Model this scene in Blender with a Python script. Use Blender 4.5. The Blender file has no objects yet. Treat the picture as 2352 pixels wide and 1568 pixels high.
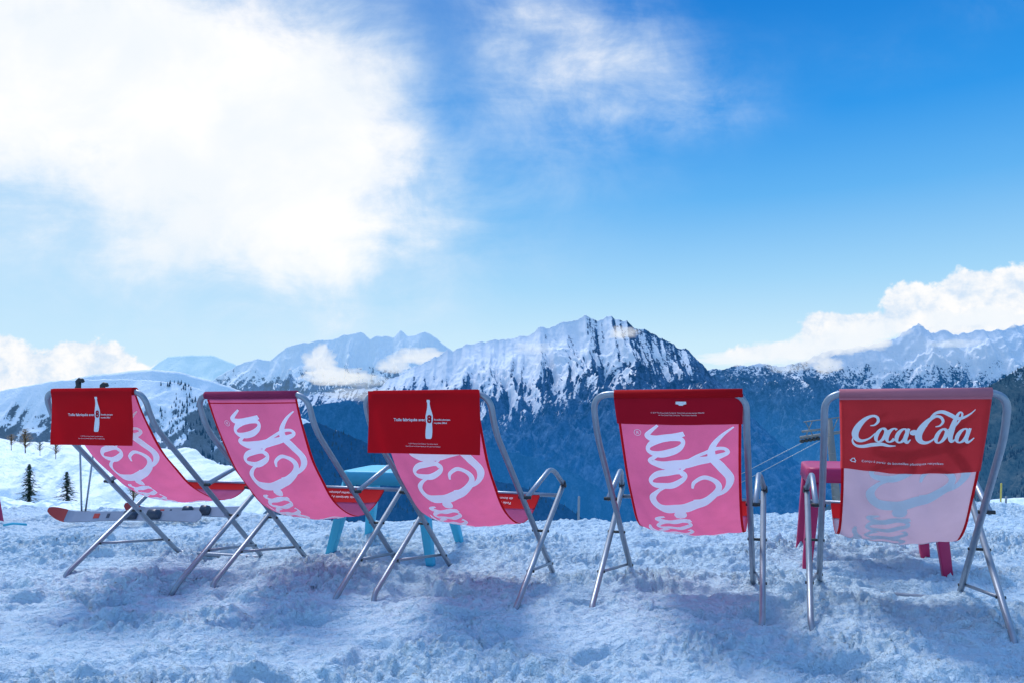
import bpy, bmesh, math, random
import numpy as np
from mathutils import Vector, Matrix
random.seed(4); np.random.seed(4)
C=bpy.context.scene.collection
F=1690.83; CH=0.8488; H0=914.15; ROLL=-0.0068
# ------------------------------------------------------------------ helpers
def at(qx,qy,Y):
    a=qx-1176; b=qy-H0
    px=a+ROLL*b; py=b-ROLL*a
    return Vector((px*Y/F, Y, CH-py*Y/F))
def link(name,me,m=None,parent=None):
    o=bpy.data.objects.new(name,me); C.objects.link(o)
    if m is not None and len(me.materials)==0: me.materials.append(m)
    if parent is not None: o.parent=parent
    return o
def mesh(name,v,f,smooth=True):
    me=bpy.data.meshes.new(name); me.from_pydata([tuple(p) for p in v],[],f); me.update()
    if smooth: me.polygons.foreach_set('use_smooth',[True]*len(me.polygons))
    return me
def grid_mesh(name,P,smooth=True):
    ny,nx=P.shape[:2]
    me=bpy.data.meshes.new(name)
    me.vertices.add(nx*ny); me.vertices.foreach_set('co',P.reshape(-1).astype(np.float32))
    i=np.arange(nx*ny).reshape(ny,nx)
    q=np.stack([i[:-1,:-1],i[:-1,1:],i[1:,1:],i[1:,:-1]],-1).reshape(-1,4)
    n=len(q); me.loops.add(n*4); me.loops.foreach_set('vertex_index',q.reshape(-1).astype(np.int32))
    me.polygons.add(n); me.polygons.foreach_set('loop_start',(np.arange(n)*4).astype(np.int32))
    me.polygons.foreach_set('loop_total',np.full(n,4,np.int32))
    if smooth: me.polygons.foreach_set('use_smooth',np.ones(n,bool))
    me.update(calc_edges=True); me.validate(); return me
def tag(o,label=None,cat=None,group=None,kind=None):
    if label: o['label']=label
    if cat: o['category']=cat
    if group: o['group']=group
    if kind: o['kind']=kind
    return o
def empty(name,loc,rz=0):
    o=bpy.data.objects.new(name,None); C.objects.link(o); o.location=loc; o.rotation_euler=(0,0,rz); o.empty_display_size=.1
    return o
# numpy noise
_perm=np.random.RandomState(11).permutation(512).astype(np.int64)
_g=np.random.RandomState(5).uniform(0,2*np.pi,512); _gx=np.cos(_g); _gy=np.sin(_g)
def perlin(x,y,s=0):
    xi=np.floor(x).astype(np.int64); yi=np.floor(y).astype(np.int64); xf=x-xi; yf=y-yi
    def gr(ix,iy,dx,dy):
        h=_perm[(_perm[(ix+s*37)&511]+iy+s*91)&511]; return _gx[h]*dx+_gy[h]*dy
    u=xf**3*(xf*(xf*6-15)+10); v=yf**3*(yf*(yf*6-15)+10)
    a=gr(xi,yi,xf,yf); b=gr(xi+1,yi,xf-1,yf); c=gr(xi,yi+1,xf,yf-1); d=gr(xi+1,yi+1,xf-1,yf-1)
    return ((a+(b-a)*u)+((c+(d-c)*u)-(a+(b-a)*u))*v)*1.5
def fbm(x,y,o=4,s=0,gain=.5):
    r=0;a=1;t=0
    for i in range(o):
        r=r+a*perlin(x*2**i,y*2**i,s+i); t+=a; a*=gain
    return r/t
def ridged(x,y,o=4,s=0,gain=.5):
    r=0;a=1;t=0
    for i in range(o):
        r=r+a*(1-np.abs(perlin(x*2**i,y*2**i,s+i))*1.6); t+=a; a*=gain
    return r/t
def sm(a,b,x):
    t=np.clip((x-a)/(b-a),0,1); return t*t*(3-2*t)
# ------------------------------------------------------------------ materials
class NT:
    def __init__(s,nt): s.nt=nt
    def n(s,t,**k):
        x=s.nt.nodes.new(t)
        for a,b in k.items(): setattr(x,a,b)
        return x
    def put(s,sock,v):
        if isinstance(v,bpy.types.NodeSocket): s.nt.links.new(v,sock)
        elif v is not None: sock.default_value=v
    def m(s,op,a,b=None,c=None,clamp=False):
        x=s.n('ShaderNodeMath',operation=op,use_clamp=clamp)
        s.put(x.inputs[0],a); s.put(x.inputs[1],b)
        if c is not None: s.put(x.inputs[2],c)
        return x.outputs[0]
    def smooth(s,a,b,v):
        x=s.n('ShaderNodeMapRange',interpolation_type='SMOOTHSTEP'); s.put(x.inputs[0],v); x.inputs[1].default_value=a; x.inputs[2].default_value=b
        return x.outputs[0]
    def mix(s,f,a,b):
        x=s.n('ShaderNodeMix',data_type='RGBA'); s.put(x.inputs[0],f)
        for i,v in ((6,a),(7,b)):
            if isinstance(v,tuple): v=(v[0],v[1],v[2],1)
            s.put(x.inputs[i],v)
        return x.outputs[2]
    def noise(s,vec,scale,detail=4,rough=.55,dist=0):
        x=s.n('ShaderNodeTexNoise'); s.put(x.inputs['Vector'],vec); x.inputs['Scale'].default_value=scale
        x.inputs['Detail'].default_value=detail; x.inputs['Roughness'].default_value=rough; x.inputs['Distortion'].default_value=dist
        return x.outputs[0]
def newmat(name):
    m=bpy.data.materials.new(name); m.use_nodes=True; m.node_tree.nodes.clear()
    t=NT(m.node_tree); out=t.n('ShaderNodeOutputMaterial'); return m,t,out
def simple(name,col,rough=.5,metal=0,var=.12,scale=30,bump=0,spec=.5):
    m,t,out=newmat(name); p=t.n('ShaderNodeBsdfPrincipled'); tc=t.n('ShaderNodeTexCoord')
    nz=t.noise(tc.outputs['Object'],scale,5)
    d=tuple(c*(1-var) for c in col); e=tuple(min(1,c*(1+var)) for c in col)
    t.put(p.inputs['Base Color'],t.mix(nz,d,e)); p.inputs['Roughness'].default_value=rough; p.inputs['Metallic'].default_value=metal
    p.inputs['Specular IOR Level'].default_value=spec
    if bump:
        b=t.n('ShaderNodeBump'); b.inputs['Strength'].default_value=bump; b.inputs['Distance'].default_value=.002; t.put(b.inputs['Height'],nz); t.put(p.inputs['Normal'],b.outputs[0])
    t.put(out.inputs[0],p.outputs[0]); return m
def fabric(name,col,trans=.5,var=.06,weave=900,tcol=None,glow=0):
    m,t,out=newmat(name); tc=t.n('ShaderNodeTexCoord')
    nz=t.noise(tc.outputs['Object'],9,4); w=t.noise(tc.outputs['Object'],weave,1)
    f=t.m('ADD',t.m('MULTIPLY',nz,.6),t.m('MULTIPLY',w,.4))
    c=t.mix(f,tuple(x*(1-var*2.5) for x in col),tuple(min(1,x*(1+var*2.5)) for x in col))
    d=t.n('ShaderNodeBsdfPrincipled'); d.inputs['Roughness'].default_value=.85; d.inputs['Specular IOR Level'].default_value=.2; t.put(d.inputs['Base Color'],c)
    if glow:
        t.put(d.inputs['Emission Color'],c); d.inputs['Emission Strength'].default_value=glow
    b=t.n('ShaderNodeBump'); b.inputs['Strength'].default_value=.25; b.inputs['Distance'].default_value=.001; t.put(b.inputs['Height'],w); t.put(d.inputs['Normal'],b.outputs[0])
    r=t.n('ShaderNodeBsdfTranslucent')
    if tcol: t.put(r.inputs[0],t.mix(f,tuple(x*(1-var*2.5) for x in tcol),tuple(min(1,x*(1+var*2.5)) for x in tcol)))
    else: t.put(r.inputs[0],c)
    x=t.n('ShaderNodeMixShader'); x.inputs[0].default_value=trans
    t.put(x.inputs[1],d.outputs[0]); t.put(x.inputs[2],r.outputs[0]); t.put(out.inputs[0],x.outputs[0]); return m
MT=simple('tube_metal',(.29,.33,.39),.42,.7,.2,25,.1)
BLK=simple('black_plastic',(.02,.02,.022),.5)
PINK=fabric('pink_fabric',(.48,.075,.19),.60,tcol=(.74,.15,.30),var=.13,weave=500)
PALE=fabric('pale_fabric',(.50,.38,.45),.48,tcol=(.56,.39,.47),var=.08,weave=500)
RED=fabric('red_fabric',(.54,.003,.010),.22,tcol=(.70,.004,.012))
ROSE=fabric('faded_red_fabric',(.66,.042,.05),.48,tcol=(.98,.085,.09),var=.11,weave=420)
SLV=fabric('faded_pink_fabric',(.62,.22,.28),.3,tcol=(.8,.3,.36))
DRED=fabric('dark_red_fabric',(.42,.003,.018),.12)
WHT=fabric('white_print',(.86,.86,.91),.1)
WHTG=fabric('white_print_backlight_glow',(.76,.74,.90),.1,glow=.24)  # emission painted in to imitate sunlight coming through the sling
BLUW=fabric('faint_print',(.60,.65,.73),.1,glow=.06)  # slight emission, a weaker painted backlight for the pale sling
TURQ=simple('turquoise_plastic',(.05,.48,.66),.45,0,.1,12)
MAG=simple('magenta_plastic',(.48,.012,.10),.45,0,.1,12)
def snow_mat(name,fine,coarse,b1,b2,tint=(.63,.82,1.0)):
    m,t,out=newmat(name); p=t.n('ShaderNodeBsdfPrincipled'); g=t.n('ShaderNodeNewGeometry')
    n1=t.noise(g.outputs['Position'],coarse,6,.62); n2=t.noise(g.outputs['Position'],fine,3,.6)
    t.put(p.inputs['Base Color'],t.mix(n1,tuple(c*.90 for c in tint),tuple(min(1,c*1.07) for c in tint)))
    p.inputs['Roughness'].default_value=.5; p.inputs['Specular IOR Level'].default_value=.3
    b=t.n('ShaderNodeBump'); b.inputs['Strength'].default_value=1.0; b.inputs['Distance'].default_value=b1; t.put(b.inputs['Height'],n1)
    c=t.n('ShaderNodeBump'); c.inputs['Strength'].default_value=.7; c.inputs['Distance'].default_value=b2; t.put(c.inputs['Height'],n2); t.put(c.inputs['Normal'],b.outputs[0])
    t.put(p.inputs['Normal'],c.outputs[0]); t.put(out.inputs[0],p.outputs[0]); return m
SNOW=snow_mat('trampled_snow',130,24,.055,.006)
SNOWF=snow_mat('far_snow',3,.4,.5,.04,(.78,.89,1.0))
def mountain_mat(name,rock,snow,zline,zr,k1,k2,n0,nscale,haze,hfac,k3=0,streak=.45,xg=None,top=.8):
    m,t,out=newmat(name); g=t.n('ShaderNodeNewGeometry')
    sp=t.n('ShaderNodeSeparateXYZ'); t.put(sp.inputs[0],g.outputs['Position'])
    sn=t.n('ShaderNodeSeparateXYZ'); t.put(sn.inputs[0],g.outputs['Normal'])
    mp=t.n('ShaderNodeMapping'); t.put(mp.inputs[0],g.outputs['Position']); mp.inputs['Scale'].default_value=(1,.5,.6); mp.inputs['Rotation'].default_value=(0,.75,.5)
    n1=t.noise(g.outputs['Position'],nscale,10,.68,.5); n2=t.noise(g.outputs['Position'],nscale*8,5,.68,.4); n3=t.noise(mp.outputs[0],nscale*3,8,.65,.6)
    a=t.m('DIVIDE',t.m('SUBTRACT',sp.outputs[2],zline),zr)
    a=t.m('MINIMUM',a,1.4)
    a=t.m('ADD',a,t.m('MULTIPLY',t.m('SUBTRACT',n1,.5),k1))
    a=t.m('ADD',a,t.m('MULTIPLY',t.m('SUBTRACT',n2,.5),k1*1.1))
    a=t.m('ADD',a,t.m('MULTIPLY',t.m('SUBTRACT',n3,.5),k1*streak))
    a=t.m('ADD',a,t.m('MULTIPLY',t.m('SUBTRACT',sn.outputs[2],n0),k2))
    if k3: a=t.m('ADD',a,t.m('MULTIPLY',sn.outputs[0],-k3))
    if xg: a=t.m('ADD',a,t.m('MULTIPLY',t.smooth(xg[0],xg[1],sp.outputs[0]),xg[2]))
    mk=t.smooth(.40,.60,a)
    rk=t.mix(t.smooth(.36,.66,t.m('ADD',t.m('MULTIPLY',n3,.55),t.m('MULTIPLY',n2,.45))),tuple(c*.25 for c in rock),tuple(c*2.4 for c in rock))
    c=t.mix(mk,rk,snow)
    d=t.n('ShaderNodeBsdfDiffuse'); t.put(d.inputs[0],c)
    b=t.n('ShaderNodeBump'); b.inputs['Strength'].default_value=.8; b.inputs['Distance'].default_value=.11/nscale; t.put(b.inputs['Height'],t.m('ADD',n1,t.m('MULTIPLY',n2,.3))); t.put(d.inputs['Normal'],b.outputs[0])
    e=t.n('ShaderNodeEmission'); e.inputs[0].default_value=(*haze,1)  # aerial haze painted in as a flat emission colour over the slopes
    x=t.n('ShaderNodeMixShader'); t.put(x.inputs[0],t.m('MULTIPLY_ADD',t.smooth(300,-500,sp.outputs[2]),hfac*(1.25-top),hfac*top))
    t.put(x.inputs[1],d.outputs[0]); t.put(x.inputs[2],e.outputs[0]); t.put(out.inputs[0],x.outputs[0]); return m
# ------------------------------------------------------------------ terrain
def ridge(name,prof,D,depth,zb,nx,ny,amp,sc,seed,mat,g=.85,jag=2.0,back=.5,dvar=.03,elong=2.0,rough=.2):
    q=np.array(prof,float); qx=np.linspace(q[0,0],q[-1,0],nx); qy=np.interp(qx,q[:,0],q[:,1])
    qy=qy-jag*(fbm(qx/30.,qx*0+seed*3.1,5,seed,.6))*2
    Yc=D*(1+dvar*fbm(qx/220.,qx*0+seed*1.7,3,seed+3))
    a=qx-1176; b=qy-H0; X=(a+ROLL*b)*Yc/F; Z=CH-(b-ROLL*a)*Yc/F
    nb=8; tt=np.concatenate([np.linspace(-back,0,nb,endpoint=False),np.linspace(0,1,ny)**1.25])
    P=np.zeros((len(tt),nx,3))
    for j,t in enumerate(tt):
        y=Yc-depth*t
        if t<0: z=Z-(Z-zb)*(-t)**.9
        else: z=Z+(zb-Z)*t**g
        env=min(1,abs(t)*7)*(1 if t>=0 else .6)
        wx=X+sc*.45*fbm(X/sc+3,y/sc,3,seed+20)+.35*y*np.sin(X/(sc*2.3))*.6
        wy=y+sc*.35*fbm(X/sc+7,y/sc,3,seed+25)
        n=ridged(wx/sc,wy/(sc*elong)+seed,5,seed,.55)
        r1=(wx*.8+wy*.6)/(sc*.28); r2=(wy*.8-wx*.6)/(sc*.36)
        n2=ridged(r1+.5*fbm(X/(sc*.3),y/(sc*.3),3,seed+30),r2,5,seed+9,.62)
        d=-amp*(1.0-np.clip(n,0,1))*1.5-amp*rough*(1-np.clip(n2,0,1))*1.6
        P[j,:,0]=X; P[j,:,1]=y; P[j,:,2]=z+d*env
    o=link(name,grid_mesh(name,P),mat); tag(o,kind='structure'); return o,P[nb:]
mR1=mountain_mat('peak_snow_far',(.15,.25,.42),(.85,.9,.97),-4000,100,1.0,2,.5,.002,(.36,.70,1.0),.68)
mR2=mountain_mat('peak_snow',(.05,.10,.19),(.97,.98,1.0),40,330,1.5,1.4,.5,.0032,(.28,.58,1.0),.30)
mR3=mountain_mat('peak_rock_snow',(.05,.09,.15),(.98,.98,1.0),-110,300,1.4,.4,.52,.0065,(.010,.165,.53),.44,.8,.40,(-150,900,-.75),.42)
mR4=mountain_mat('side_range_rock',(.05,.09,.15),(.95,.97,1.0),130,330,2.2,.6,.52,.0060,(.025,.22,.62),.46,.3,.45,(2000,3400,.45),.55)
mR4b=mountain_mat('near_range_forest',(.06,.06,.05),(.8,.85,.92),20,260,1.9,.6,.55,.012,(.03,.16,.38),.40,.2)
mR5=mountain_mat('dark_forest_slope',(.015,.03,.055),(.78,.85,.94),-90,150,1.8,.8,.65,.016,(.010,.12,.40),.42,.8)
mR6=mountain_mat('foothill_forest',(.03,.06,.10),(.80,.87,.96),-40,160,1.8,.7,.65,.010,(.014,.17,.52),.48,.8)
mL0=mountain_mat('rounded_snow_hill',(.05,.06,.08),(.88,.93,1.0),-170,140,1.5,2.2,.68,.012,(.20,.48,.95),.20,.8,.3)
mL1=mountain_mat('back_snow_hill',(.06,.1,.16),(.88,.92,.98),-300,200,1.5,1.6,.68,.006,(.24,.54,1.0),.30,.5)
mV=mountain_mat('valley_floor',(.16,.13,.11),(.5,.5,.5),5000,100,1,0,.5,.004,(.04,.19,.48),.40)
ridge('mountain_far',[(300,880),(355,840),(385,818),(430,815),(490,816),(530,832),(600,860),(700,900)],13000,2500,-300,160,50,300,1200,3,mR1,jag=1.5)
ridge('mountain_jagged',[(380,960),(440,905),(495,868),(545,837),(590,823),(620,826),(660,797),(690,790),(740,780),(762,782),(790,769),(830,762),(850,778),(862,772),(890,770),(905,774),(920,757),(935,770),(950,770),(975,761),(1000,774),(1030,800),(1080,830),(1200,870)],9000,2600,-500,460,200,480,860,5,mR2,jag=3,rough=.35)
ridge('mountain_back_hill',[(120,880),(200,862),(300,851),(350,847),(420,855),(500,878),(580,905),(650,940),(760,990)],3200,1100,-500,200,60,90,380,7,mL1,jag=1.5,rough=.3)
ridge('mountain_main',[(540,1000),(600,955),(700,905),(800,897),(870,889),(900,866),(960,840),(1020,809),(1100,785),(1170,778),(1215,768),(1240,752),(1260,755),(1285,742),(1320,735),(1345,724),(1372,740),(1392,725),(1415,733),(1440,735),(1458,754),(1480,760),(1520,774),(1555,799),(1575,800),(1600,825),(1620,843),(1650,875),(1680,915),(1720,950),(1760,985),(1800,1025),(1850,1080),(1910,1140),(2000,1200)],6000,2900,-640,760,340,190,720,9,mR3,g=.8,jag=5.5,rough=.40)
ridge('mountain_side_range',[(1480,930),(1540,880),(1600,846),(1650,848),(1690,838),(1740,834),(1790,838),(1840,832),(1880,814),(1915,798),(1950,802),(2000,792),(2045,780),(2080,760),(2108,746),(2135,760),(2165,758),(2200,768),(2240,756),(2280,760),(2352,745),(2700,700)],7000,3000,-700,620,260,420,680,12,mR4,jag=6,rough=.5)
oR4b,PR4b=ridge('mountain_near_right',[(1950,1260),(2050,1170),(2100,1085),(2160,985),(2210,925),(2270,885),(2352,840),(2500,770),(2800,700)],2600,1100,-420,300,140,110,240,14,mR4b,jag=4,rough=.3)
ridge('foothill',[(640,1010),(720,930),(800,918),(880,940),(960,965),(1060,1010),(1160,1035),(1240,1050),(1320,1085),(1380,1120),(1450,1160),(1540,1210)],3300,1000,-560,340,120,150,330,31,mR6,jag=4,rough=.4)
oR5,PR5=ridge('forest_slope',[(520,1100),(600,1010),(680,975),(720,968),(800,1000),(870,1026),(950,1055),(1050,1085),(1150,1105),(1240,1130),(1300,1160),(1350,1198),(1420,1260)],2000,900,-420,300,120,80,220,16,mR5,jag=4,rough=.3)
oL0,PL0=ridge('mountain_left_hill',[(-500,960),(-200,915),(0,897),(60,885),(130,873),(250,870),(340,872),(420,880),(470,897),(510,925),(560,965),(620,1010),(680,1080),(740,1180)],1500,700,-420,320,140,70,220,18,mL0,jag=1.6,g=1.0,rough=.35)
ridge('snow_hill_left',[(-900,960),(-300,990),(0,1005),(60,1020),(130,1035),(200,1060),(260,1088),(330,1128),(400,1165),(520,1230)],60,50,-5.0,260,140,1.9,12,21,SNOWF,jag=3,g=1.0,rough=.3)
ridge('snow_bank_left',[(-700,1120),(-200,1136),(0,1140),(60,1152),(120,1146),(200,1158),(300,1150),(360,1162),(460,1180),(560,1230)],9.5,2.6,-1.2,240,60,.16,1.2,24,SNOWF,jag=5,g=1.2,rough=.5)
ridge('snow_hill_right',[(1640,1260),(1720,1205),(1780,1190),(1850,1179),(1950,1178),(2100,1182),(2200,1166),(2270,1146),(2352,1140),(2600,1110),(3200,1080)],16,9,-4.0,200,70,.35,2.2,23,SNOWF,jag=3,g=1.3,rough=.4)
n=60; xs=np.linspace(-30000,30000,n); ys=np.linspace(60,40000,n); XX,YY=np.meshgrid(xs,ys)
tag(link('valley',grid_mesh('valley',np.stack([XX,YY,-650+30*fbm(XX/3000,YY/3000,3,2)],-1)),mV),kind='structure')
# trampled terrace
def axis(a,b,n,lo,hi,m):
    e=np.linspace(0,1,m+1)[1:]**2.2
    return np.concatenate([(a-(a-lo)*e)[::-1],np.linspace(a,b,n),b+(hi-b)*e])
gx=axis(-4.3,4.3,1100,-45,45,24); gy=axis(1.9,6.6,620,-25,30,24)
GX,GY=np.meshgrid(gx,gy)
def ground_h(X,Y):
    wx=X+.10*fbm(X*3,Y*3,3,40); wy=Y+.10*fbm(X*3+9,Y*3,3,41)
    h=.034*fbm(wx*1.1,wy*1.3,3,30)
    cl=fbm(wx*4.0,wy*6.0,4,31,.6); h+=.042*cl
    h-=.060*sm(.18,.42,perlin(wx*3.2,wy*5.0,51))*(1-.6*sm(3.2,4.6,Y))
    h+=.034*np.maximum(0,ridged(wx*2.6,wy*5.6,3,33)-.5)
    patch=.35+.65*sm(-.2,.3,fbm(X*1.3,Y*1.5,2,36))
    lum=fbm(wx*11,wy*13,3,34,.6); h+=.050*np.maximum(lum,-.12)*patch
    l2=perlin(wx*24,wy*28,52); h+=.026*sm(.0,.30,l2)*patch
    l3=perlin(wx*48,wy*52,53); h+=.010*sm(.05,.32,l3)*patch
    for c0,sl,wd,sd in ((2.72,.09,.17,38),(3.18,.05,.10,42),(3.75,-.02,.15,39),(2.42,.04,.10,43)):
        yy=Y-c0-sl*X+.05*np.sin(X*1.3+sd); tr=np.exp(-(yy/wd)**2)*sm(-.35,.1,fbm(X*.9,Y*.2,2,sd+20))
        h=h*(1-.65*tr)-tr*.014*(.7+.5*np.sin(yy*70+1.5*fbm(X*.8,Y,2,sd)))
    return h*(1-.4*sm(4.3,4.9,Y))-.012
ye=np.interp(gx,[-45,-4,-2.2,-1.4,0,1.8,3,45],[6.0,5.9,5.7,5.15,5.05,5.25,5.8,6.0])[None,:]+.26*fbm(GX*1.9,GX*0,4,50)
over=np.maximum(0,GY-ye)
GZ=ground_h(GX,GY)*np.where(over>.6,.3,1)-.62*(np.sqrt(over**2+.06)-.245)
tag(link('ground',grid_mesh('ground',np.stack([GX,GY,GZ],-1)),SNOW),kind='structure')
# ------------------------------------------------------------------ tubes
def fillet(pts,rad,n=8,closed=False):
    pts=[Vector(p) for p in pts]; out=[]; N=len(pts)
    for i,p in enumerate(pts):
        r=rad[i] if isinstance(rad,(list,tuple)) else rad
        if (not closed and i in (0,N-1)) or r<=0: out.append(p); continue
        a=pts[i-1]; b=pts[(i+1)%N]; da=(a-p); db=(b-p); k=min(r,da.length*.45,db.length*.45)
        s=p+da.normalized()*k; e=p+db.normalized()*k
        for j in range(n+1):
            t=j/n; out.append(s*(1-t)**2+p*2*t*(1-t)+e*t*t)
    return out
def tube(pts,r,seg=12,closed=False):
    pts=[Vector(p) for p in pts]; N=len(pts); v=[];f=[]; u=None
    for i,p in enumerate(pts):
        if closed: d=pts[(i+1)%N]-pts[i-1]
        else: d=pts[min(i+1,N-1)]-pts[max(i-1,0)]
        d.normalize()
        if u is None: u=d.orthogonal().normalized()
        u=(u-d*u.dot(d)).normalized(); w=d.cross(u)
        rr=r[i] if isinstance(r,(list,tuple)) else r
        for k in range(seg):
            a=2*math.pi*k/seg; v.append(p+u*math.cos(a)*rr+w*math.sin(a)*rr)
    M=N if closed else N-1
    off=0
    if closed:
        d0=v[0:seg]; last=v[(N-1)*seg:]
        off=min(range(seg),key=lambda k:(last[k]-d0[0]).length)
    for i in range(M):
        for k in range(seg):
            a=i*seg+k; b=i*seg+(k+1)%seg
            if closed and i==N-1:
                c=(k-off+1)%seg; d=(k-off)%seg; f.append((a,b,c,d))
            else: f.append((a,b,b+seg,a+seg))
    if not closed: f.append(tuple(range(seg))[::-1]); f.append(tuple(range((N-1)*seg,N*seg)))
    return v,f
def tmesh(name,*tubes):
    v=[];f=[]
    for tv,tf in tubes:
        o=len(v); v+=tv; f+=[tuple(i+o for i in q) for q in tf]
    return mesh(name,v,f)
# ------------------------------------------------------------------ lettering
def crom(p,n=9):
    p=[np.array(x,float) for x in p]; out=[]
    for i in range(len(p)-1):
        a=p[max(i-1,0)];b=p[i];c=p[i+1];d=p[min(i+2,len(p)-1)]
        for j in range(n):
            t=j/n; out.append(.5*((2*b)+(-a+c)*t+(2*a-5*b+4*c-d)*t*t+(-a+3*b-3*c+d)*t**3))
    out.append(p[-1]); return out
def oval(cx,cy,a0,a1,rx=.40,ry=.74,sl=.30,w=.32,thin=.12):
    r=[]
    for k in range(13):
        a=math.radians(a0+(a1-a0)*k/12); x=rx*math.cos(a); y=ry*math.sin(a)
        r.append((cx+x+sl*y,cy+y,thin+(w-thin)*abs(math.cos(a))**1.3))
    return r
LOGO=[
 [(1.70,1.78,.06),(2.10,1.85,.14),(2.42,2.25,.22),(2.30,2.70,.22),(1.85,2.82,.22),(1.20,2.45,.34),(.60,1.65,.52),(.32,.85,.56),(.50,.22,.42),(1.0,.02,.26),(1.65,.32,.14),(2.2,.95,.09)],
 [(.16,.55,.05),(.10,-.05,.14),(.42,-.5,.22),(1.1,-.62,.30),(2.0,-.38,.36),(2.8,-.25,.32),(3.5,-.42,.18),(4.1,-.40,.05)],
 oval(2.72,.76,40,420), [(2.9,1.4,.08),(3.2,1.25,.08),(3.5,1.3,.08)],
 oval(3.72,.76,55,330), [(4.0,.3,.10),(4.3,.7,.08)],
 oval(4.60,.76,40,405), [(5.22,1.55,.20),(5.02,.95,.32),(4.92,.38,.32),(5.1,.05,.2),(5.40,.40,.08)],
 [(5.34,1.00,.16),(5.50,1.08,.44),(5.78,1.16,.46),(6.02,1.24,.20)],
 [(7.55,1.75,.06),(7.95,1.85,.14),(8.2,2.25,.2),(8.0,2.7,.22),(7.55,2.82,.22),(6.95,2.45,.34),(6.38,1.65,.52),(6.10,.85,.56),(6.28,.22,.42),(6.8,.02,.26),(7.35,.32,.14),(7.8,.95,.09)],
 [(6.75,1.75,.05),(7.0,2.5,.14),(7.45,3.12,.22),(8.1,3.28,.30),(8.8,2.95,.34),(9.35,2.62,.30),(9.9,2.66,.22),(10.5,3.05,.12),(10.9,3.5,.04)],
 oval(8.12,.76,40,420), [(8.3,1.4,.08),(8.55,1.3,.08),(8.8,1.5,.08)],
 [(8.75,.9,.08),(9.25,1.75,.12),(9.72,2.6,.14),(9.80,3.1,.14),(9.55,3.2,.16),(9.28,2.6,.30),(9.02,1.5,.44),(8.92,.6,.38),(9.08,.1,.22),(9.5,.5,.08)],
 oval(9.95,.76,40,405), [(10.6,1.55,.20),(10.40,.95,.32),(10.30,.38,.32),(10.5,.05,.2),(11.0,.5,.08)],
]
def logo_mesh(name,fn,step=.00016,bold=1.0,add=0.0):
    v=[];f=[]
    for k,st in enumerate(LOGO):
        P=crom(st); b=len(v)
        for i,p in enumerate(P):
            d=P[min(i+1,len(P)-1)]-P[max(i-1,0)]; L=math.hypot(d[0],d[1])+1e-9; nx,ny=-d[1]/L,d[0]/L; w=p[2]*.5*bold+add
            for s in (-1,0,1): v.append(fn(p[0]+nx*w*s,p[1]+ny*w*s,k*step))
        for i in range(len(P)-1):
            a=b+i*3; f.append((a,a+1,a+4,a+3)); f.append((a+1,a+2,a+5,a+4))
    return mesh(name,v,f)
_tc={}
def text_vf(body,size):
    key=(body,size)
    if key in _tc: return _tc[key]
    cu=bpy.data.curves.new('text','FONT'); cu.body=body; cu.size=size; cu.resolution_u=3
    o=bpy.data.objects.new('text',cu); C.objects.link(o); dg=bpy.context.evaluated_depsgraph_get()
    me=bpy.data.meshes.new_from_object(o.evaluated_get(dg))
    v=[(p.co.x,p.co.y) for p in me.vertices]; f=[tuple(p.vertices) for p in me.polygons]
    bpy.data.objects.remove(o); bpy.data.curves.remove(cu); bpy.data.meshes.remove(me)
    _tc[key]=(v,f); return v,f
def text_mesh(name,body,size,fn,x0,y0,align='L',bold=0):
    v,f=text_vf(body,size); xs=[p[0] for p in v]; w=max(xs)
    ox=x0-(w if align=='R' else w/2 if align=='C' else 0)
    vv=[];ff=[]
    for k,(dx,dy) in enumerate(((0,0),) if not bold else ((0,0),(bold,0),(0,bold),(bold,bold))):
        b=len(vv); vv+=[fn(ox+p[0]+dx,y0+p[1]+dy,k*.00012) for p in v]; ff+=[tuple(i+b for i in q) for q in f]
    return mesh(name,vv,ff)
BOT=[(0,.055),(.03,.085),(.16,.095),(.30,.088),(.38,.080),(.48,.098),(.58,.098),(.68,.075),(.78,.048),(.86,.036),(.93,.034),(.94,.042),(.975,.042),(1.0,.036)]
def bottle_mesh(name,fn,cx,y0,h):
    P=crom([(a,b,0) for a,b in BOT],5); v=[];f=[]
    for p in P:
        for s in (-1,0,1): v.append(fn(cx+s*p[1]*h*1.08,y0+p[0]*h,0))
    for i in range(len(P)-1):
        a=i*3; f+=[(a,a+1,a+4,a+3),(a+1,a+2,a+5,a+4)]
    return mesh(name,v,f)
# ------------------------------------------------------------------ deck chair
wA,wB=.28,.3275; YT,HT=-.8067,.8708; YB,ZB=-.7468,.7228; YR=-.6596; YBT,ZBT=.0155,.4164
YF,ZF=-.03,.384
DX=0.0
def set_sling(p1,p2):
    global _s,_c,_d,SL
    B=[np.array(p) for p in ((YT,HT),p1,p2,(YF,ZF))]; t=np.linspace(0,1,400)[:,None]
    _c=B[0]*(1-t)**3+3*B[1]*t*(1-t)**2+3*B[2]*t**2*(1-t)+B[3]*t**3
    _s=np.concatenate([[0],np.cumsum(np.linalg.norm(np.diff(_c,axis=0),axis=1))]); SL=_s[-1]
    _d=np.gradient(_c,axis=0); _d/=np.linalg.norm(_d,axis=1)[:,None]
def sw(s): return .228-.012*math.sin(math.pi*min(1,max(0,s/SL)))
def sling(x,s,off=0.0):
    y=np.interp(s,_s,_c[:,0]); z=np.interp(s,_s,_c[:,1]); dy=np.interp(s,_s,_d[:,0]); dz=np.interp(s,_s,_d[:,1])
    ny,nz=dz,-dy; u=min(1,max(0,s/SL)); e=x/.228
    sag=.040*math.sin(math.pi*u)**1.2*(1-e*e)+(.0030*math.sin(x*31+s*9)+.0025*math.sin(x*70-s*23))*math.sin(math.pi*u)
    o=sag+off
    return Vector((x+DX,y+ny*o,z+nz*o))
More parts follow.
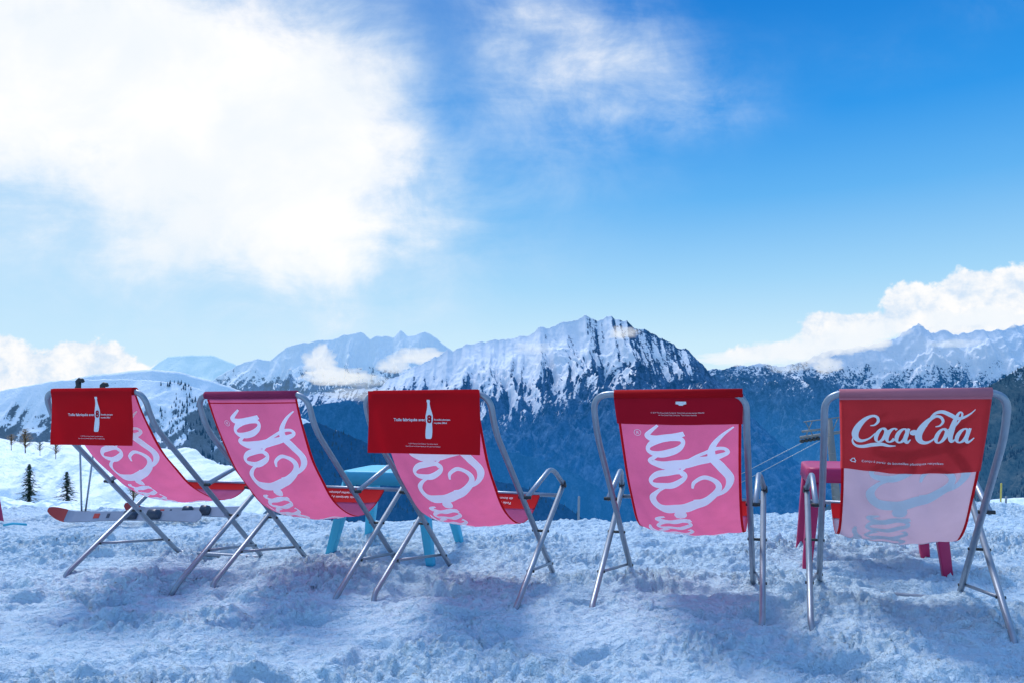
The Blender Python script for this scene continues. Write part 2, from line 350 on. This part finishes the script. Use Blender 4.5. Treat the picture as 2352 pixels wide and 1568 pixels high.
def sling_grid(s0,s1,x0f,x1f,off,nx=22,ns=64):
    P=np.zeros((ns,nx,3))
    for j in range(ns):
        s=s0+(s1-s0)*j/(ns-1); w=sw(s)
        for i in range(nx): P[j,i]=sling(w*(x0f+(x1f-x0f)*i/(nx-1)),s,off)
    return P
def hang(x,d,off=0.0):
    y=YT-.019+.012*math.sin(min(1,d/.27)*math.pi)*(1-(x/.26)**2)-off
    return Vector((x+DX,y+.005*math.sin(x*23+d*15)*min(1,d/.1),HT+.014-d))
_cache={}
def part(name,parent,mat,fn,key=None):
    key=key or name
    if key not in _cache: _cache[key]=fn()
    return link(name,_cache[key],mat,parent)
def make_chair(X,Y,th,dz,label,style):
    global DX
    DX={1:.010,4:.036}.get(style,0.0)
    if style==1: set_sling((-.625,.485),(-.23,.185))
    else: set_sling((-.635,.43),(-.31,.118))
    r=empty('deck_chair',(X,Y,dz),th); tag(r,label,'deck chair','deck chairs lined up on the snow')
    def f_back():
        p=[(-wA,.035,-.032),(-wA,YB,ZB),(-wA,YT,HT),(wA,YT,HT),(wA,YB,ZB),(wA,.035,-.032)]
        return tmesh('back_frame',tube(fillet(p,[.05,.07,.07,.07,.07,.05],closed=True),.0125,12,True))
    part('back_frame',r,MT,f_back)
    part('front_bar',r,MT,lambda:tmesh('front_bar',tube([(-wB,YF,ZF-.003),(wB,YF,ZF-.003)],.010,10)))
    for s in (-1,1):
        k='L' if s<0 else 'R'
        part('leg',r,MT,lambda:tmesh('leg',tube(fillet([(s*wB,YBT,ZBT),(s*wB,YR,0.0),(s*(wB-.02),YR-.03,-.06)],[0,.05,0]),.0125,12)),'leg'+k)
        o=part('armrest',r,MT,lambda:tmesh('armrest',tube(fillet([(s*(wA+.022),-.436,.422),(s*(wA+.030),-.10,.525),(s*(wB+.004),.02,.43)],[0,.07,0]),.0115,12)),'arm'+k)
        part('end_cap',o,BLK,lambda:tmesh('end_cap',tube([(s*(wB+.003),.012,.442),(s*(wB+.005),.026,.418)],.0145,10)),'cap'+k)
        part('side_brace',r,MT,lambda:tmesh('side_brace',tube([(s*(wB-.004),-.47,.113),(s*(wA+.012),-.055,.058)],.007,8)),'brace'+k)
        for n_,(a,b,y_,z_,rr) in enumerate(((wA-.016,wA+.040,-.436,.422,.0075),(wA-.016,wB+.016,-.2566,.248,.006),(wB-.016,wB+.017,-.47,.113,.006),(wA-.015,wA+.02,-.055,.056,.006))):
            part('rivet',r,BLK,lambda:tmesh('rivet',tube([(s*a,y_,z_),(s*b,y_,z_)],rr,8)),'rivet%s%d'%(k,n_))
    sm_=PALE if style==5 else PINK
    sl=link('sling',grid_mesh('sling',sling_grid(0.0,SL,-1,1,0)),sm_,r)
    top=SLV if style==5 else (PINK if style==2 else RED)
    w0=.232
    part('sleeve',r,top,lambda:tmesh('sleeve',tube([(-w0+DX,YT,HT),(w0+DX,YT,HT)],.0165,16)),'sleeve%d'%style)
    for s in ((-1,1) if style not in (1,3) else (1,)):
        link('hem',grid_mesh('hem',sling_grid(0.02,SL,s*.965,s*1.01,.0016,3,64)),RED,sl)
    if style==2:
        link('seam',grid_mesh('seam',sling_grid(.034,.039,-1,1,.0018,12,3)),RED,sl)
    K=.0805
    top0={4:.112,1:.085,3:.10}.get(style,.06)
    def lf(x,y,o): return sling((y-1.33)*K*1.14,SL*top0+(11.0-x)*K*.98,.0022+o)
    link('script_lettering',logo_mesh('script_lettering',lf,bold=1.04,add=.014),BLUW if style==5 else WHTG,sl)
    fs=.945 if style==1 else .905
    ff=link('front_flap',grid_mesh('front_flap',sling_grid(SL*fs,SL*.995,-1.005,1.005,-.004,14,12)),RED,r)
    if style in (2,3):
        def tf(x,y,o): return sling(-x,SL*.948-y,-.0065-o)
        link('print',text_mesh('print','Toile fabriquée à partir',.021,tf,0,.006,'C'),WHT,ff)
        link('print',text_mesh('print','de bouteilles plastiques',.021,tf,0,-.024,'C'),WHT,ff)
    if style in (1,3):
        L=.252; nx,ns=16,22; P=np.zeros((ns,nx,3)); hw=.228 if style==1 else .248
        for j in range(ns):
            for i in range(nx): P[j,i]=hang(-hw+2*hw*i/(nx-1),L*j/(ns-1))
        cv=link('headrest_cover',grid_mesh('headrest_cover',P),RED,r)
        def hf(x,y,o): return hang(x,L*.5-y,.0015+o)
        link('bottle_emblem',bottle_mesh('bottle_emblem',hf,.024,-.066,.155),WHT,cv)
        def hf2(x,y,o): return hang(x,L*.5-y,.003+o)
        link('numeral',text_mesh('numeral','8',.042,hf2,.023,-.003,'C',.0024),RED,cv)
        link('print',text_mesh('print','Toile fabriquée avec',.0165,hf,.004,.004,'R',.0006),WHT,cv)
        link('print',text_mesh('print','Bouteilles plastiques',.0092,hf,.046,.007,'L',.0003),WHT,cv)
        link('print',text_mesh('print','recyclées 500ml',.0092,hf,.046,-.006,'L',.0003),WHT,cv)
        link('print',text_mesh('print','© 2019 The Coca-Cola Company. Tous droits réservés',.0060,hf,0,-.088,'C'),WHT,cv)
        link('print',text_mesh('print','Coca-Cola est une marque déposée de The Coca-Cola Company',.0060,hf,0,-.098,'C'),WHT,cv)
    if style==4:
        cv=link('headrest_cover',grid_mesh('headrest_cover',sling_grid(-.001,.118,-1.03,1.03,.008,16,14)),DRED,r)
        def hf(x,y,o): return sling(x,.06-y,.0105+o)
        link('bottle_emblem',bottle_mesh('bottle_emblem',lambda x,y,o:hf(x*1.6+.015,.034-y*.13,o),0,0,.12),WHT,cv)
        link('print',text_mesh('print','© 2019 The Coca-Cola Company. Coca-Cola est une marque déposée',.0068,hf,.0,-.012,'C'),WHT,cv)
        link('print',text_mesh('print','de The Coca-Cola Company. Tous droits réservés',.0068,hf,.0,-.021,'C'),WHT,cv)
    if style in (2,4):
        s0=.155 if style==4 else .13
        def rf(x,y,o): return sling(-.155+x,s0-y,.003+o)
        link('print',text_mesh('print','R',.018,rf,0,-.0065,'C'),WHT,sl)
        v=[];f=[]
        for k in range(24):
            a=2*math.pi*k/24; v+=[rf(.012*math.cos(a),.012*math.sin(a),0),rf(.0137*math.cos(a),.0137*math.sin(a),0)]
            f.append((2*k,2*k+1,(2*k+3)%48,(2*k+2)%48))
        link('registered_ring',mesh('registered_ring',v,f),WHT,sl)
    if style==5:
        cv=link('headrest_cover',grid_mesh('headrest_cover',sling_grid(.018,.300,-1.02,1.02,.008,18,24)),ROSE,r)
        link('cover_band',grid_mesh('cover_band',sling_grid(-.001,.020,-1.02,1.02,.0095,18,5)),SLV,r)
        def hf(x,y,o): return sling(x,.15-y,.0105+o)
        k2=.0345
        link('script_lettering',logo_mesh('script_lettering',lambda x,y,o:hf((x-5.5)*k2,(y-1.0)*k2+.008,o),bold=1.12,add=.012),WHT,cv)
        link('print',text_mesh('print','Conçu à partir de bouteilles plastiques recyclées',.0132,hf,-.155,-.112,'L'),WHT,cv)
        tv=[];tf_=[]
        for k in range(3):
            a=math.radians(90+120*k); b=math.radians(210+120*k); A=np.array((math.cos(a),math.sin(a))); B=np.array((math.cos(b),math.sin(b)))
            p0=A+(B-A)*.18; p1=A+(B-A)*.72; nn=np.array(((B-A)[1],-(B-A)[0])); nn/=np.linalg.norm(nn); c0=np.array((-.182,-.107)); o=len(tv)
            for pt in (p0-nn*.13,p0+nn*.13,p1+nn*.13,p1-nn*.13,p1-nn*.34,p1+nn*.34,p1+(B-A)*.22):
                q=c0+pt*.0125; tv.append(hf(q[0],q[1],0))
            tf_+=[(o,o+1,o+2,o+3),(o+4,o+5,o+6)]
        link('recycling_mark',mesh('recycling_mark',tv,tf_),WHT,cv)
    return r
CH_=[(-1.6362,4.0569,-.2992,.0215),(-.8712,3.9206,-.3154,.0011),(-.0693,3.6986,-.3562,-.0016),(.8430,3.4906,-.3398,-.0084),(1.6664,3.2818,-.3659,-.0126)]
LB=['leftmost deck chair, red bottle-print headrest cover with black ski pole grips above it',
 'pink script-printed deck chair without any headrest cover, second from the left',
 'middle deck chair, red bottle-print headrest cover, turquoise table just beyond',
 'deck chair with narrow dark red headband over pink script sling, fourth from left',
 'rightmost deck chair, pale sling and large faded red cover with white script']
for i in range(5): make_chair(*CH_[i],LB[i],i+1)
# ------------------------------------------------------------------ plastic tables
def rrect(hx,hy,r,n=6):
    o=[]
    for cx,cy,a0 in ((hx-r,hy-r,0),(-hx+r,hy-r,90),(-hx+r,-hy+r,180),(hx-r,-hy+r,270)):
        for k in range(n+1):
            a=math.radians(a0+90*k/n); o.append((cx+r*math.cos(a),cy+r*math.sin(a)))
    return o
def loft(rings):
    v=[];f=[];n=len(rings[0])
    for r in rings: v+=r
    for j in range(len(rings)-1):
        for k in range(n): f.append((j*n+k,j*n+(k+1)%n,(j+1)*n+(k+1)%n,(j+1)*n+k))
    f.append(tuple(range(n))[::-1]); f.append(tuple(range((len(rings)-1)*n,len(rings)*n)))
    return v,f
def plastic_table(loc,rz,hx,hy,H,splay,mat,label,name='side_table',cat='table',leg=.055):
    r=empty(name,loc,rz); tag(r,label,cat)
    rings=[]
    for z,d,rr in ((H-.075,.004,.05),(H-.022,0,.055),(H-.012,.0,.055),(H-.003,-.004,.05),(H,-.014,.045),(H-.003,-.03,.04),(H-.004,-.05,.04)):
        rings.append([(x,y,z) for x,y in rrect(hx+d,hy+d,rr)])
    v,f=loft(rings); link('table_top',mesh('table_top',v,f),mat,r)
    for sx in (-1,1):
        for sy in (-1,1):
            R=[]
            for t in (0,.04,.35,.7,1.0):
                z=-.03+(H-.035)*t; k=leg*(.66+.34*t); e=splay*(1-t)
                cx=sx*(hx-leg*.6+e); cy=sy*(hy-leg*.6+e)
                R.append([(cx+x,cy+y,z) for x,y in rrect(k*.5,k*.5,k*.16,3)])
            v,f=loft(R); link('leg',mesh('leg',v,f),mat,r)
    return r
plastic_table((-.66,4.20,0),-.27,.255,.195,.455,.085,TURQ,'turquoise plastic side table on the snow behind the second and third chairs',leg=.066)
plastic_table((1.85,3.84,0),-.30,.31,.22,.49,.045,MAG,'magenta plastic table behind the rightmost deck chair',leg=.066)
plastic_table((-3.845,4.98,0),.1,.22,.2,.45,.05,MAG,'magenta plastic stool cut off by the left edge of the photo',name='stool',cat='stool')
# ------------------------------------------------------------------ skis and poles
SKW=simple('ski_grey',(.30,.31,.38),.35,0,.3,6); SKR=simple('ski_red',(.52,.045,.03),.35); SKD=simple('ski_dark',(.04,.05,.08),.4)
def ski(loc,rz,tilt,L,label):
    r=empty('ski',loc,rz); r.rotation_euler=(tilt,0,rz); tag(r,label,'ski','pair of skis lying on the snow')
    def body(x0,x1,n,th,dw,dz):
        R=[]
        for k in range(n):
            u=x0+(x1-x0)*k/(n-1); w=(.034+.014*(2*u-1)**2)+dw
            if u<.08: w*=math.sqrt(max(.02,1-((.08-u)/.082)**2))
            if u>.97: w*=math.sqrt(max(.05,1-((u-.97)/.032)**2))
            z=.10*max(0,(.14-u)/.14)**2+.012*math.sin(math.pi*u)+dz
            R.append([(u*L,-w,z),(u*L,w,z),(u*L,w,z+th),(u*L,-w,z+th)])
        return R
    v,f=loft(body(0,1,40,.012,0,0)); link('ski_body',mesh('ski_body',v,f,False),SKW,r)
    v,f=loft(body(0.002,.085,10,.016,.001,-.002)); link('ski_tip',mesh('ski_tip',v,f,False),SKR,r)
    for a,b,m_ in ((.27,.31,SKR),(.36,.38,SKD)):
        v,f=loft(body(a,b,4,.016,-.018,-.002)); link('stripe',mesh('stripe',v,f,False),m_,r)
    for a,b,h in ((.48,.57,.055),(.64,.73,.065)):
        R=[]
        for z,k in ((.012,1),(h*.6,1),(h,.6)): 
            m=(a+b)/2*L; d=(b-a)/2*L*k; R.append([(m+x,y,z+.01) for x,y in rrect(d,.03*k,.01,3)])
        v,f=loft(R); link('binding',mesh('binding',v,f),SKD,r)
    return r
p=at(128,1188,5.05); ski((p.x,p.y,.052),.0,math.radians(50),1.0,'grey ski with red tip lying on its edge, nearer the camera')
p=at(300,1182,5.18); ski((p.x,p.y,.058),.0,math.radians(48),.78,'second ski with dark bindings, reaching right beyond the nearer ski')
PM=simple('pole_shaft',(.30,.33,.38),.4,.5)
def pole(top,bot,label):
    d=(top-bot).normalized(); r=empty('ski_pole',bot); tag(r,label,'ski pole')
    T=top-bot; x=Vector((1,0,0))
    link('shaft',tmesh('shaft',tube([d*-.05,T-d*.12],.0065,8)),PM,r)
    link('grip',tmesh('grip',tube([T-d*.14,T-d*.10,T-d*.03,T-d*.004,T+d*.006+x*.010,T+d*.004+x*.028,T+x*.038-d*.008],[.013,.017,.018,.021,.020,.016,.010],10)),BLK,r)
    link('strap',tmesh('strap',tube(fillet([T-d*.02,T-x*.026-d*.05,T-x*.02-d*.12,T-d*.05],.03),.005,6)),BLK,r)
    link('basket',tmesh('basket',tube([d*.05,d*.055],[.04,.02],12)),BLK,r)
pole(at(180,874,5.3),at(188,1192,5.3),'ski pole with upright black grip standing in the snow behind the leftmost chair')
pole(at(236,884,5.35),at(194,1190,5.35),'leaning ski pole, grip to the right of the upright one, behind the leftmost chair')
tq=at(8,1204,4.95); te=at(62,1202,5.0)
tag(link('ski_strap',tmesh('ski_strap',tube([Vector((tq.x,tq.y,.02)),Vector(((tq.x+te.x)/2,tq.y+.01,.03)),Vector((te.x,te.y,.015))],.008,8)),TURQ),'thin turquoise strip lying on the snow near the left edge','strap')
# ------------------------------------------------------------------ lift pylon, cables, stakes
PYL=simple('pylon_steel',(.20,.20,.20),.6,.3); CAB=simple('cable_steel',(.34,.40,.48),.5,.3)
Y0=40; base=at(1930,1240,Y0); tp=at(1904,962,Y0)
r=empty('lift_pylon',base); tag(r,'grey ski lift pylon with crossarm and pulley wheels beyond the snow edge','pylon')
def Lp(q): return Vector(q)-base
def pb(name,a,b,rad,m=PYL,par=r): return link(name,tmesh(name,tube([Lp(a),Lp(b)],rad,10)),m,par)
pb('mast',base,tp,[.24,.17])
pb('crossarm',at(1838,1004,Y0),at(1940,990,Y0),.085)
pb('railing',at(1846,968,Y0),at(1938,956,Y0),.03); 
for a,b in (((1850,968),(1868,1000)),((1866,966),(1850,1002)),((1890,962),(1908,992)),((1925,958),(1912,990)),((1936,957),(1936,990))): pb('strut',at(*a,Y0),at(*b,Y0),.025)
pb('walkway',at(1842,990,Y0-.3),at(1885,985,Y0-.3),.06)
for k in range(5):
    c=Lp(at(1842+k*9,1012-k*1.5,Y0)); link('pulley_wheel',tmesh('pulley_wheel',tube([c+Vector((0,-.12,0)),c+Vector((0,.12,0))],.095,14)),BLK,r)
for k in range(11):
    a=at(1897+k*2.2,1000+k*20,Y0-.35); pb('ladder_rung',a,a+Vector((.35,0,0)),.025)
for a,b,l in (((1842,1016),(1480,1166),'upper ski lift cable running down left from the pylon'),((1882,1012),(1470,1195),'lower ski lift cable running down left from the pylon')):
    A=at(*a,Y0); B=at(*b,300); pts=[A.lerp(B,t/12)-Vector((0,0,4*math.sin(math.pi*t/12)*.5)) for t in range(13)]
    tag(link('lift_cable',tmesh('lift_cable',tube(pts,.024,6)),CAB),l,'cable')
STK=simple('stake_yellow',(.55,.42,.08),.6); STG=simple('stake_grey',(.22,.24,.27),.6)
for (qx,q0,q1,Y,m,l,rd) in ((2298,1108,1160,14,STK,'yellow snow stake on the slope right of the rightmost chair',.016),(2309,1138,1180,12.5,STG,'short grey stake just right of the yellow one',.016),(1328,1138,1215,14,STG,'thin grey post beyond the snow edge between third and fourth chairs',.022)):
    a=at(qx,q1,Y); b=at(qx+2,q0,Y); o=link('marker_stake',tmesh('marker_stake',tube([a,b.lerp(a,.03),b],[rd,rd,rd*.5],8)),m); tag(o,l,'stake')
# ------------------------------------------------------------------ trees
LEAF=simple('spruce_needles',(.085,.12,.08),.8,0,.6,3); BARK=simple('bark',(.07,.055,.045),.9); LARCH=simple('larch_twigs',(.24,.17,.10),.9,0,.4,3)
def spruce(loc,h,rw,mat,label,name='spruce_tree',n=420,seed=0,bush=False):
    rnd=random.Random(seed); r=empty(name,loc); tag(r,label,'tree')
    link('trunk',tmesh('trunk',tube([(0,0,-.3),(0,0,h*.5),(0,0,h*.95)],[h*.025,h*.015,h*.004],7)),BARK,r)
    v=[];f=[]
    for k in range(n):
        t=rnd.random()**.85; z=h*(.03+.93*t)
        R=rw*(1-t)**(.7 if not bush else .5)*rnd.uniform(.4,1.2)+h*.02
        a=rnd.uniform(0,2*math.pi); d=Vector((math.cos(a),math.sin(a),0)); sd=Vector((-d.y,d.x,0)); up=.45 if bush else -.15
        for q in range(3):
            R0=R*q/3; R1=R*(q+1.2)/3; w=h*(.028 if bush else .038)*(1.25-.25*q)
            b=len(v); c0=Vector((0,0,z+up*R0)); 
            v+=[c0+d*R0+sd*w*rnd.uniform(.6,1.2),c0+d*R0-sd*w*rnd.uniform(.6,1.2),Vector((0,0,z+up*R1+rnd.uniform(-.03,.03)*h))+d*R1]
            f.append((b,b+1,b+2))
    link('crown',mesh('crown',v,f,False),mat,r); return r
G=[(68,1160,1062,30,.36,LEAF,'taller dark spruce on the snow hill, left of the other one',300,0),(154,1158,1080,31,.46,LEAF,'shorter bushy dark spruce on the snow hill beside the taller one',300,0),
 (58,1030,982,54,.55,LARCH,'brown bare tree on the hill crest behind the spruces',160,1),(26,1024,996,55,.8,LARCH,'small brown bush on the hill crest at the left edge',130,1),(128,1044,1012,54,.65,LARCH,'small brownish tree on the crest left of the leftmost chair legs',130,1),
 (306,1150,1103,33,.7,LARCH,'brown shrub seen through the frame of the leftmost chair',150,1),(92,1036,1014,54,.9,LEAF,'tiny dark bush on the hill crest between the two brown trees',130,1)]
for k,(qx,q0,q1,Y,w,m,l,sp,bu) in enumerate(G):
    b=at(qx,q0,Y); h=(q0-q1)*Y/F; spruce(b,h,h*w,m,l,'spruce_tree' if m is LEAF else 'larch_tree',sp,k,bu)
def forest(name,P,n,cond,hmin,hmax,mat,label,seed):
    rnd=np.random.RandomState(seed); v=[];f=[]; ny,nx=P.shape[:2]; c=0
    for _ in range(n*12):
        if c>=n: break
        j=rnd.randint(1,ny-1); i=rnd.randint(1,nx-1); p=P[j,i]+np.array([rnd.uniform(-4,4),rnd.uniform(-4,4),0])
        qx=1176+p[0]*F/p[1]; qy=H0-(p[2]-CH)*F/p[1]
        if rnd.rand()>cond(qx,qy,p): continue
        h=rnd.uniform(hmin,hmax); w=h*.2; c+=1
        for z0,z1,k in ((0,.65,1),(.35,1,.65)):
            b=len(v); a0=rnd.uniform(0,6)
            for q in range(5): v.append((p[0]+math.cos(a0+q*1.2566)*w*k,p[1]+math.sin(a0+q*1.2566)*w*k,p[2]-1+h*z0))
            v.append((p[0],p[1],p[2]-1+h*z1)); f+=[(b+q,b+(q+1)%5,b+5) for q in range(5)]
    o=link(name,mesh(name,v,f,False),mat); tag(o,label,'forest',kind='stuff')
FM=mountain_mat('far_forest',(.025,.04,.045),(.025,.04,.045),0,100,0,0,0,.05,(.02,.12,.34),.30)
def cl(x,y,s): return float(fbm(np.array([x/90.]),np.array([y/40.]),3,s)[0])
forest('forest',PL0,2400,lambda x,y,p: (0 if x<355 else min(1,(x-355)/120.)) * max(0,cl(x,y,60)+.22)*(1.6),6,13,FM,'scattered dark conifers on the right flank of the left snow hill',1)
forest('forest',PR5,2600,lambda x,y,p: max(0,.3+cl(x,y,61))*(1 if x>560 else 0),7,15,FM,'dark conifer wood on the slope behind the middle chairs',2)
forest('forest',PR4b,1800,lambda x,y,p: max(0,.3+cl(x,y,62))*(1 if x<2500 and y<1200 else 0),8,18,FM,'mixed wood on the near slope at the right edge',3)
# ------------------------------------------------------------------ cloud banks among the peaks
def cloudmat(name,dens,L):
    m=bpy.data.materials.new(name); m.use_nodes=True; m.node_tree.nodes.clear(); t=NT(m.node_tree); out=t.n('ShaderNodeOutputMaterial')
    a=t.n('ShaderNodeVolumeAbsorption'); a.inputs[0].default_value=(0,0,0,1); a.inputs[1].default_value=dens
    e=t.n('ShaderNodeEmission'); e.inputs[0].default_value=(*L,1); e.inputs[1].default_value=dens  # vapour glows by itself, standing in for scattered sunlight
    s=t.n('ShaderNodeAddShader'); t.put(s.inputs[0],a.outputs[0]); t.put(s.inputs[1],e.outputs[0]); t.put(out.inputs['Volume'],s.outputs[0]); return m
CM=cloudmat('cloud_vapour',1/150.,(.90,.95,1.0)); CM2=cloudmat('thin_cloud_vapour',1/420.,(.80,.90,1.0))
from mathutils import noise as mn
def cloud(qx,qy,rx,ry,Y,seed,mat=CM):
    c=at(qx,qy,Y); rx*=Y/F; ry*=Y/F; rd=(rx+ry)*.4
    bm=bmesh.new(); bmesh.ops.create_icosphere(bm,subdivisions=5,radius=1)
    for v in bm.verts:
        p=v.co.copy(); n=0;a=1
        for k in range(4):
            n+=a*(1-2*abs(mn.noise(p*(2.4*2**k)+Vector((seed*7.1,seed*3.3,k)))));a*=.55
        n2=mn.noise(p*1.5+Vector((seed*5.,0,seed)))
        s=max(.25,.55+.24*n+.4*n2)
        v.co=Vector((p.x*s*rx,p.y*s*rd,p.z*s*ry*(1 if p.z>0 else .8)))
    me=bpy.data.meshes.new('cloud'); bm.to_mesh(me); bm.free()
    o=link('cloud',me,mat); o.location=c; tag(o,kind='structure')
for k,a in enumerate([(735,832,46,40,7300),(775,866,80,28,7200),(830,875,70,22,7200),(965,820,70,24,7100),(900,842,45,20,7150),(1430,766,42,20,5400),(1225,800,60,18,5600),
    (1680,824,90,20,6500),(1770,812,70,34,6450),(1845,806,60,44,6400),(1900,838,40,26,6350),(1925,788,60,44,6450),(1985,780,70,42,6500),(2040,756,50,30,6500),(2180,740,70,26,6600),(2280,732,90,28,6600),(1810,842,60,20,6300),(2190,790,70,14,6300),(830,905,110,18,5600)]):
    cloud(*a,k+1,CM2 if k in (2,6,16,17,18) else CM)
# ------------------------------------------------------------------ world
AZ=math.radians(-28); EL=math.radians(56)
w=bpy.data.worlds.new('World'); bpy.context.scene.world=w; w.use_nodes=True; w.node_tree.nodes.clear(); t=NT(w.node_tree)
out=t.n('ShaderNodeOutputWorld'); bg=t.n('ShaderNodeBackground'); bg.inputs[1].default_value=.1
sky=t.n('ShaderNodeTexSky',sky_type='NISHITA'); sky.sun_disc=False; sky.sun_elevation=EL; sky.sun_rotation=AZ; sky.altitude=1800
tc=t.n('ShaderNodeTexCoord'); sp=t.n('ShaderNodeSeparateXYZ'); t.put(sp.inputs[0],tc.outputs['Generated'])
x,y,z=sp.outputs; yc=t.m('MAXIMUM',y,.08)
U=t.m('MULTIPLY_ADD',t.m('DIVIDE',x,yc),1.69083,1.176); V=t.m('MULTIPLY_ADD',t.m('DIVIDE',z,yc),-1.69083,.914)
cr=t.n('ShaderNodeValToRGB'); els=cr.color_ramp.elements
stops=[(0,(.72,.91,1.0)),(.07,(.60,.85,1.0)),(.15,(.36,.69,.98)),(.25,(.12,.47,.93)),(.34,(.02,.32,.86)),(.47,(.0,.21,.71)),(.60,(.20,.45,.95)),(1,(.46,.75,1.32))]  # last two stops lie above the frame, brightened as added fill light
while len(els)<len(stops): els.new(.5)
for e,(p_,c_) in zip(els,stops): e.position=p_; e.color=(*c_,1)
t.put(cr.inputs[0],t.m('MAXIMUM',z,0))
lb=t.m('MULTIPLY',t.smooth(1.6,-.2,U),.62)
clear=t.mix(lb,cr.outputs[0],(.55,.80,1.0))
clear=t.mix(t.smooth(.35,.75,z),clear,cr.outputs[0])
def s10(c):
    v=t.n('ShaderNodeVectorMath',operation='SCALE'); t.put(v.inputs[0],c); v.inputs['Scale'].default_value=10.0; return v.outputs[0]
nis=t.mix(.92,sky.outputs[0],s10(clear))
def blob(cx,cy,rx,ry,a):
    p_=t.m('DIVIDE',t.m('SUBTRACT',U,cx),rx); q_=t.m('DIVIDE',t.m('SUBTRACT',V,cy),ry)
    return t.m('MULTIPLY',t.m('EXPONENT',t.m('MULTIPLY',t.m('ADD',t.m('MULTIPLY',p_,p_),t.m('MULTIPLY',q_,q_)),-1)),a)
def total(L):
    s=None
    for b in L:
        b=blob(*b); s=b if s is None else t.m('ADD',s,b)
    return s
cv=t.n('ShaderNodeCombineXYZ'); t.put(cv.inputs[0],U); t.put(cv.inputs[1],t.m('MULTIPLY',V,1.15))
rot=t.n('ShaderNodeMapping'); t.put(rot.inputs[0],cv.outputs[0]); rot.inputs['Rotation'].default_value=(0,0,-.55); rot.inputs['Scale'].default_value=(.55,1.5,1)
nA=t.noise(cv.outputs[0],4.6,12,.62,.3); nS=t.noise(rot.outputs[0],5.5,11,.62,.5)
nB=t.noise(cv.outputs[0],15,9,.58,.2); nC=t.noise(cv.outputs[0],42,6,.6,.2); nL=t.noise(cv.outputs[0],2.6,5,.55,.3)
nA=t.m('ADD',t.m('MULTIPLY',nA,.65),t.m('MULTIPLY',nS,.35))
soft=total([(.24,.20,.54,.27,1.08),(.62,.30,.28,.24,.62),(.02,.02,.45,.25,.50),(.66,.52,.30,.26,.38),(.88,.30,.18,.24,.26),(1.27,.04,.24,.15,.38),(1.42,.15,.26,.12,.34),(1.32,.32,.36,.18,.20),(1.60,.26,.20,.07,.24),(1.03,.15,.08,.14,-.22),(2.05,.13,.25,.09,.12),(2.28,.02,.14,.06,.16),(.90,.62,.42,.22,.28),(.25,.58,.55,.20,.30),(2.35,.42,.25,.12,.08)])
dA=t.m('ADD',soft,t.m('MULTIPLY',t.m('SUBTRACT',nA,.5),t.m('MULTIPLY_ADD',t.smooth(0,.45,soft),1.55,.2)))
aA=t.smooth(.02,1.12,dA)
cA=t.mix(t.smooth(.3,.95,aA),(.74,.87,1.0),t.mix(t.smooth(.35,.65,nL),(.90,.95,1.0),(1.05,1.04,1.04)))
cum=total([(2.24,.725,.17,.06,.95),(2.22,.655,.055,.035,.75),(2.34,.665,.07,.045,.8),(2.08,.69,.055,.042,.75),(2.12,.745,.10,.04,.6),(1.95,.755,.08,.035,.75),(1.88,.745,.045,.03,.65),(1.92,.785,.10,.04,.7),(1.76,.812,.13,.024,.85),(2.5,.72,.2,.1,1.0),(.235,.815,.085,.045,.95),(.16,.80,.04,.03,.4),(.05,.845,.14,.055,1.0),(-.02,.79,.07,.04,.9),(.15,.86,.3,.03,.9)])
dC=t.m('ADD',t.m('ADD',cum,t.m('MULTIPLY',t.m('SUBTRACT',nB,.5),1.1)),t.m('MULTIPLY',t.m('SUBTRACT',nC,.5),.5))
aC=t.smooth(.40,.66,dC)
cC=t.mix(t.smooth(.30,.62,t.m('ADD',t.m('MULTIPLY',nB,.7),t.m('MULTIPLY',nC,.3))),(.62,.77,.95),(1.0,1.0,1.0))
front=t.smooth(.05,.2,y)
c1=t.mix(t.m('MULTIPLY',aA,front),nis,s10(cA)); c2=t.mix(t.m('MULTIPLY',aC,front),c1,s10(cC))
t.put(bg.inputs[0],c2); t.put(out.inputs[0],bg.outputs[0])
L=bpy.data.lights.new('sun','SUN'); L.energy=2.7; L.angle=math.radians(17); L.color=(1,.97,.95)
so=bpy.data.objects.new('sun',L); C.objects.link(so)
sd=Vector((math.sin(AZ)*math.cos(EL),math.cos(AZ)*math.cos(EL),math.sin(EL)))
so.rotation_euler=sd.to_track_quat('Z','Y').to_euler()
# ------------------------------------------------------------------ camera
cam=bpy.data.cameras.new('camera'); co=bpy.data.objects.new('camera',cam); C.objects.link(co)
cam.sensor_width=36; cam.lens=36*F/2352; cam.shift_y=(H0-784)/2352; cam.clip_start=.05; cam.clip_end=90000
a=-ROLL; R=Vector((math.cos(a),0,-math.sin(a))); Up=Vector((math.sin(a),0,math.cos(a))); Fw=Vector((0,1,0))
M=Matrix(((R.x,Up.x,-Fw.x),(R.y,Up.y,-Fw.y),(R.z,Up.z,-Fw.z))).to_4x4(); M.translation=Vector((0,0,CH)); co.matrix_world=M
S=bpy.context.scene; S.camera=co; S.view_settings.view_transform='Standard'; S.view_settings.look='None'; S.view_settings.exposure=0
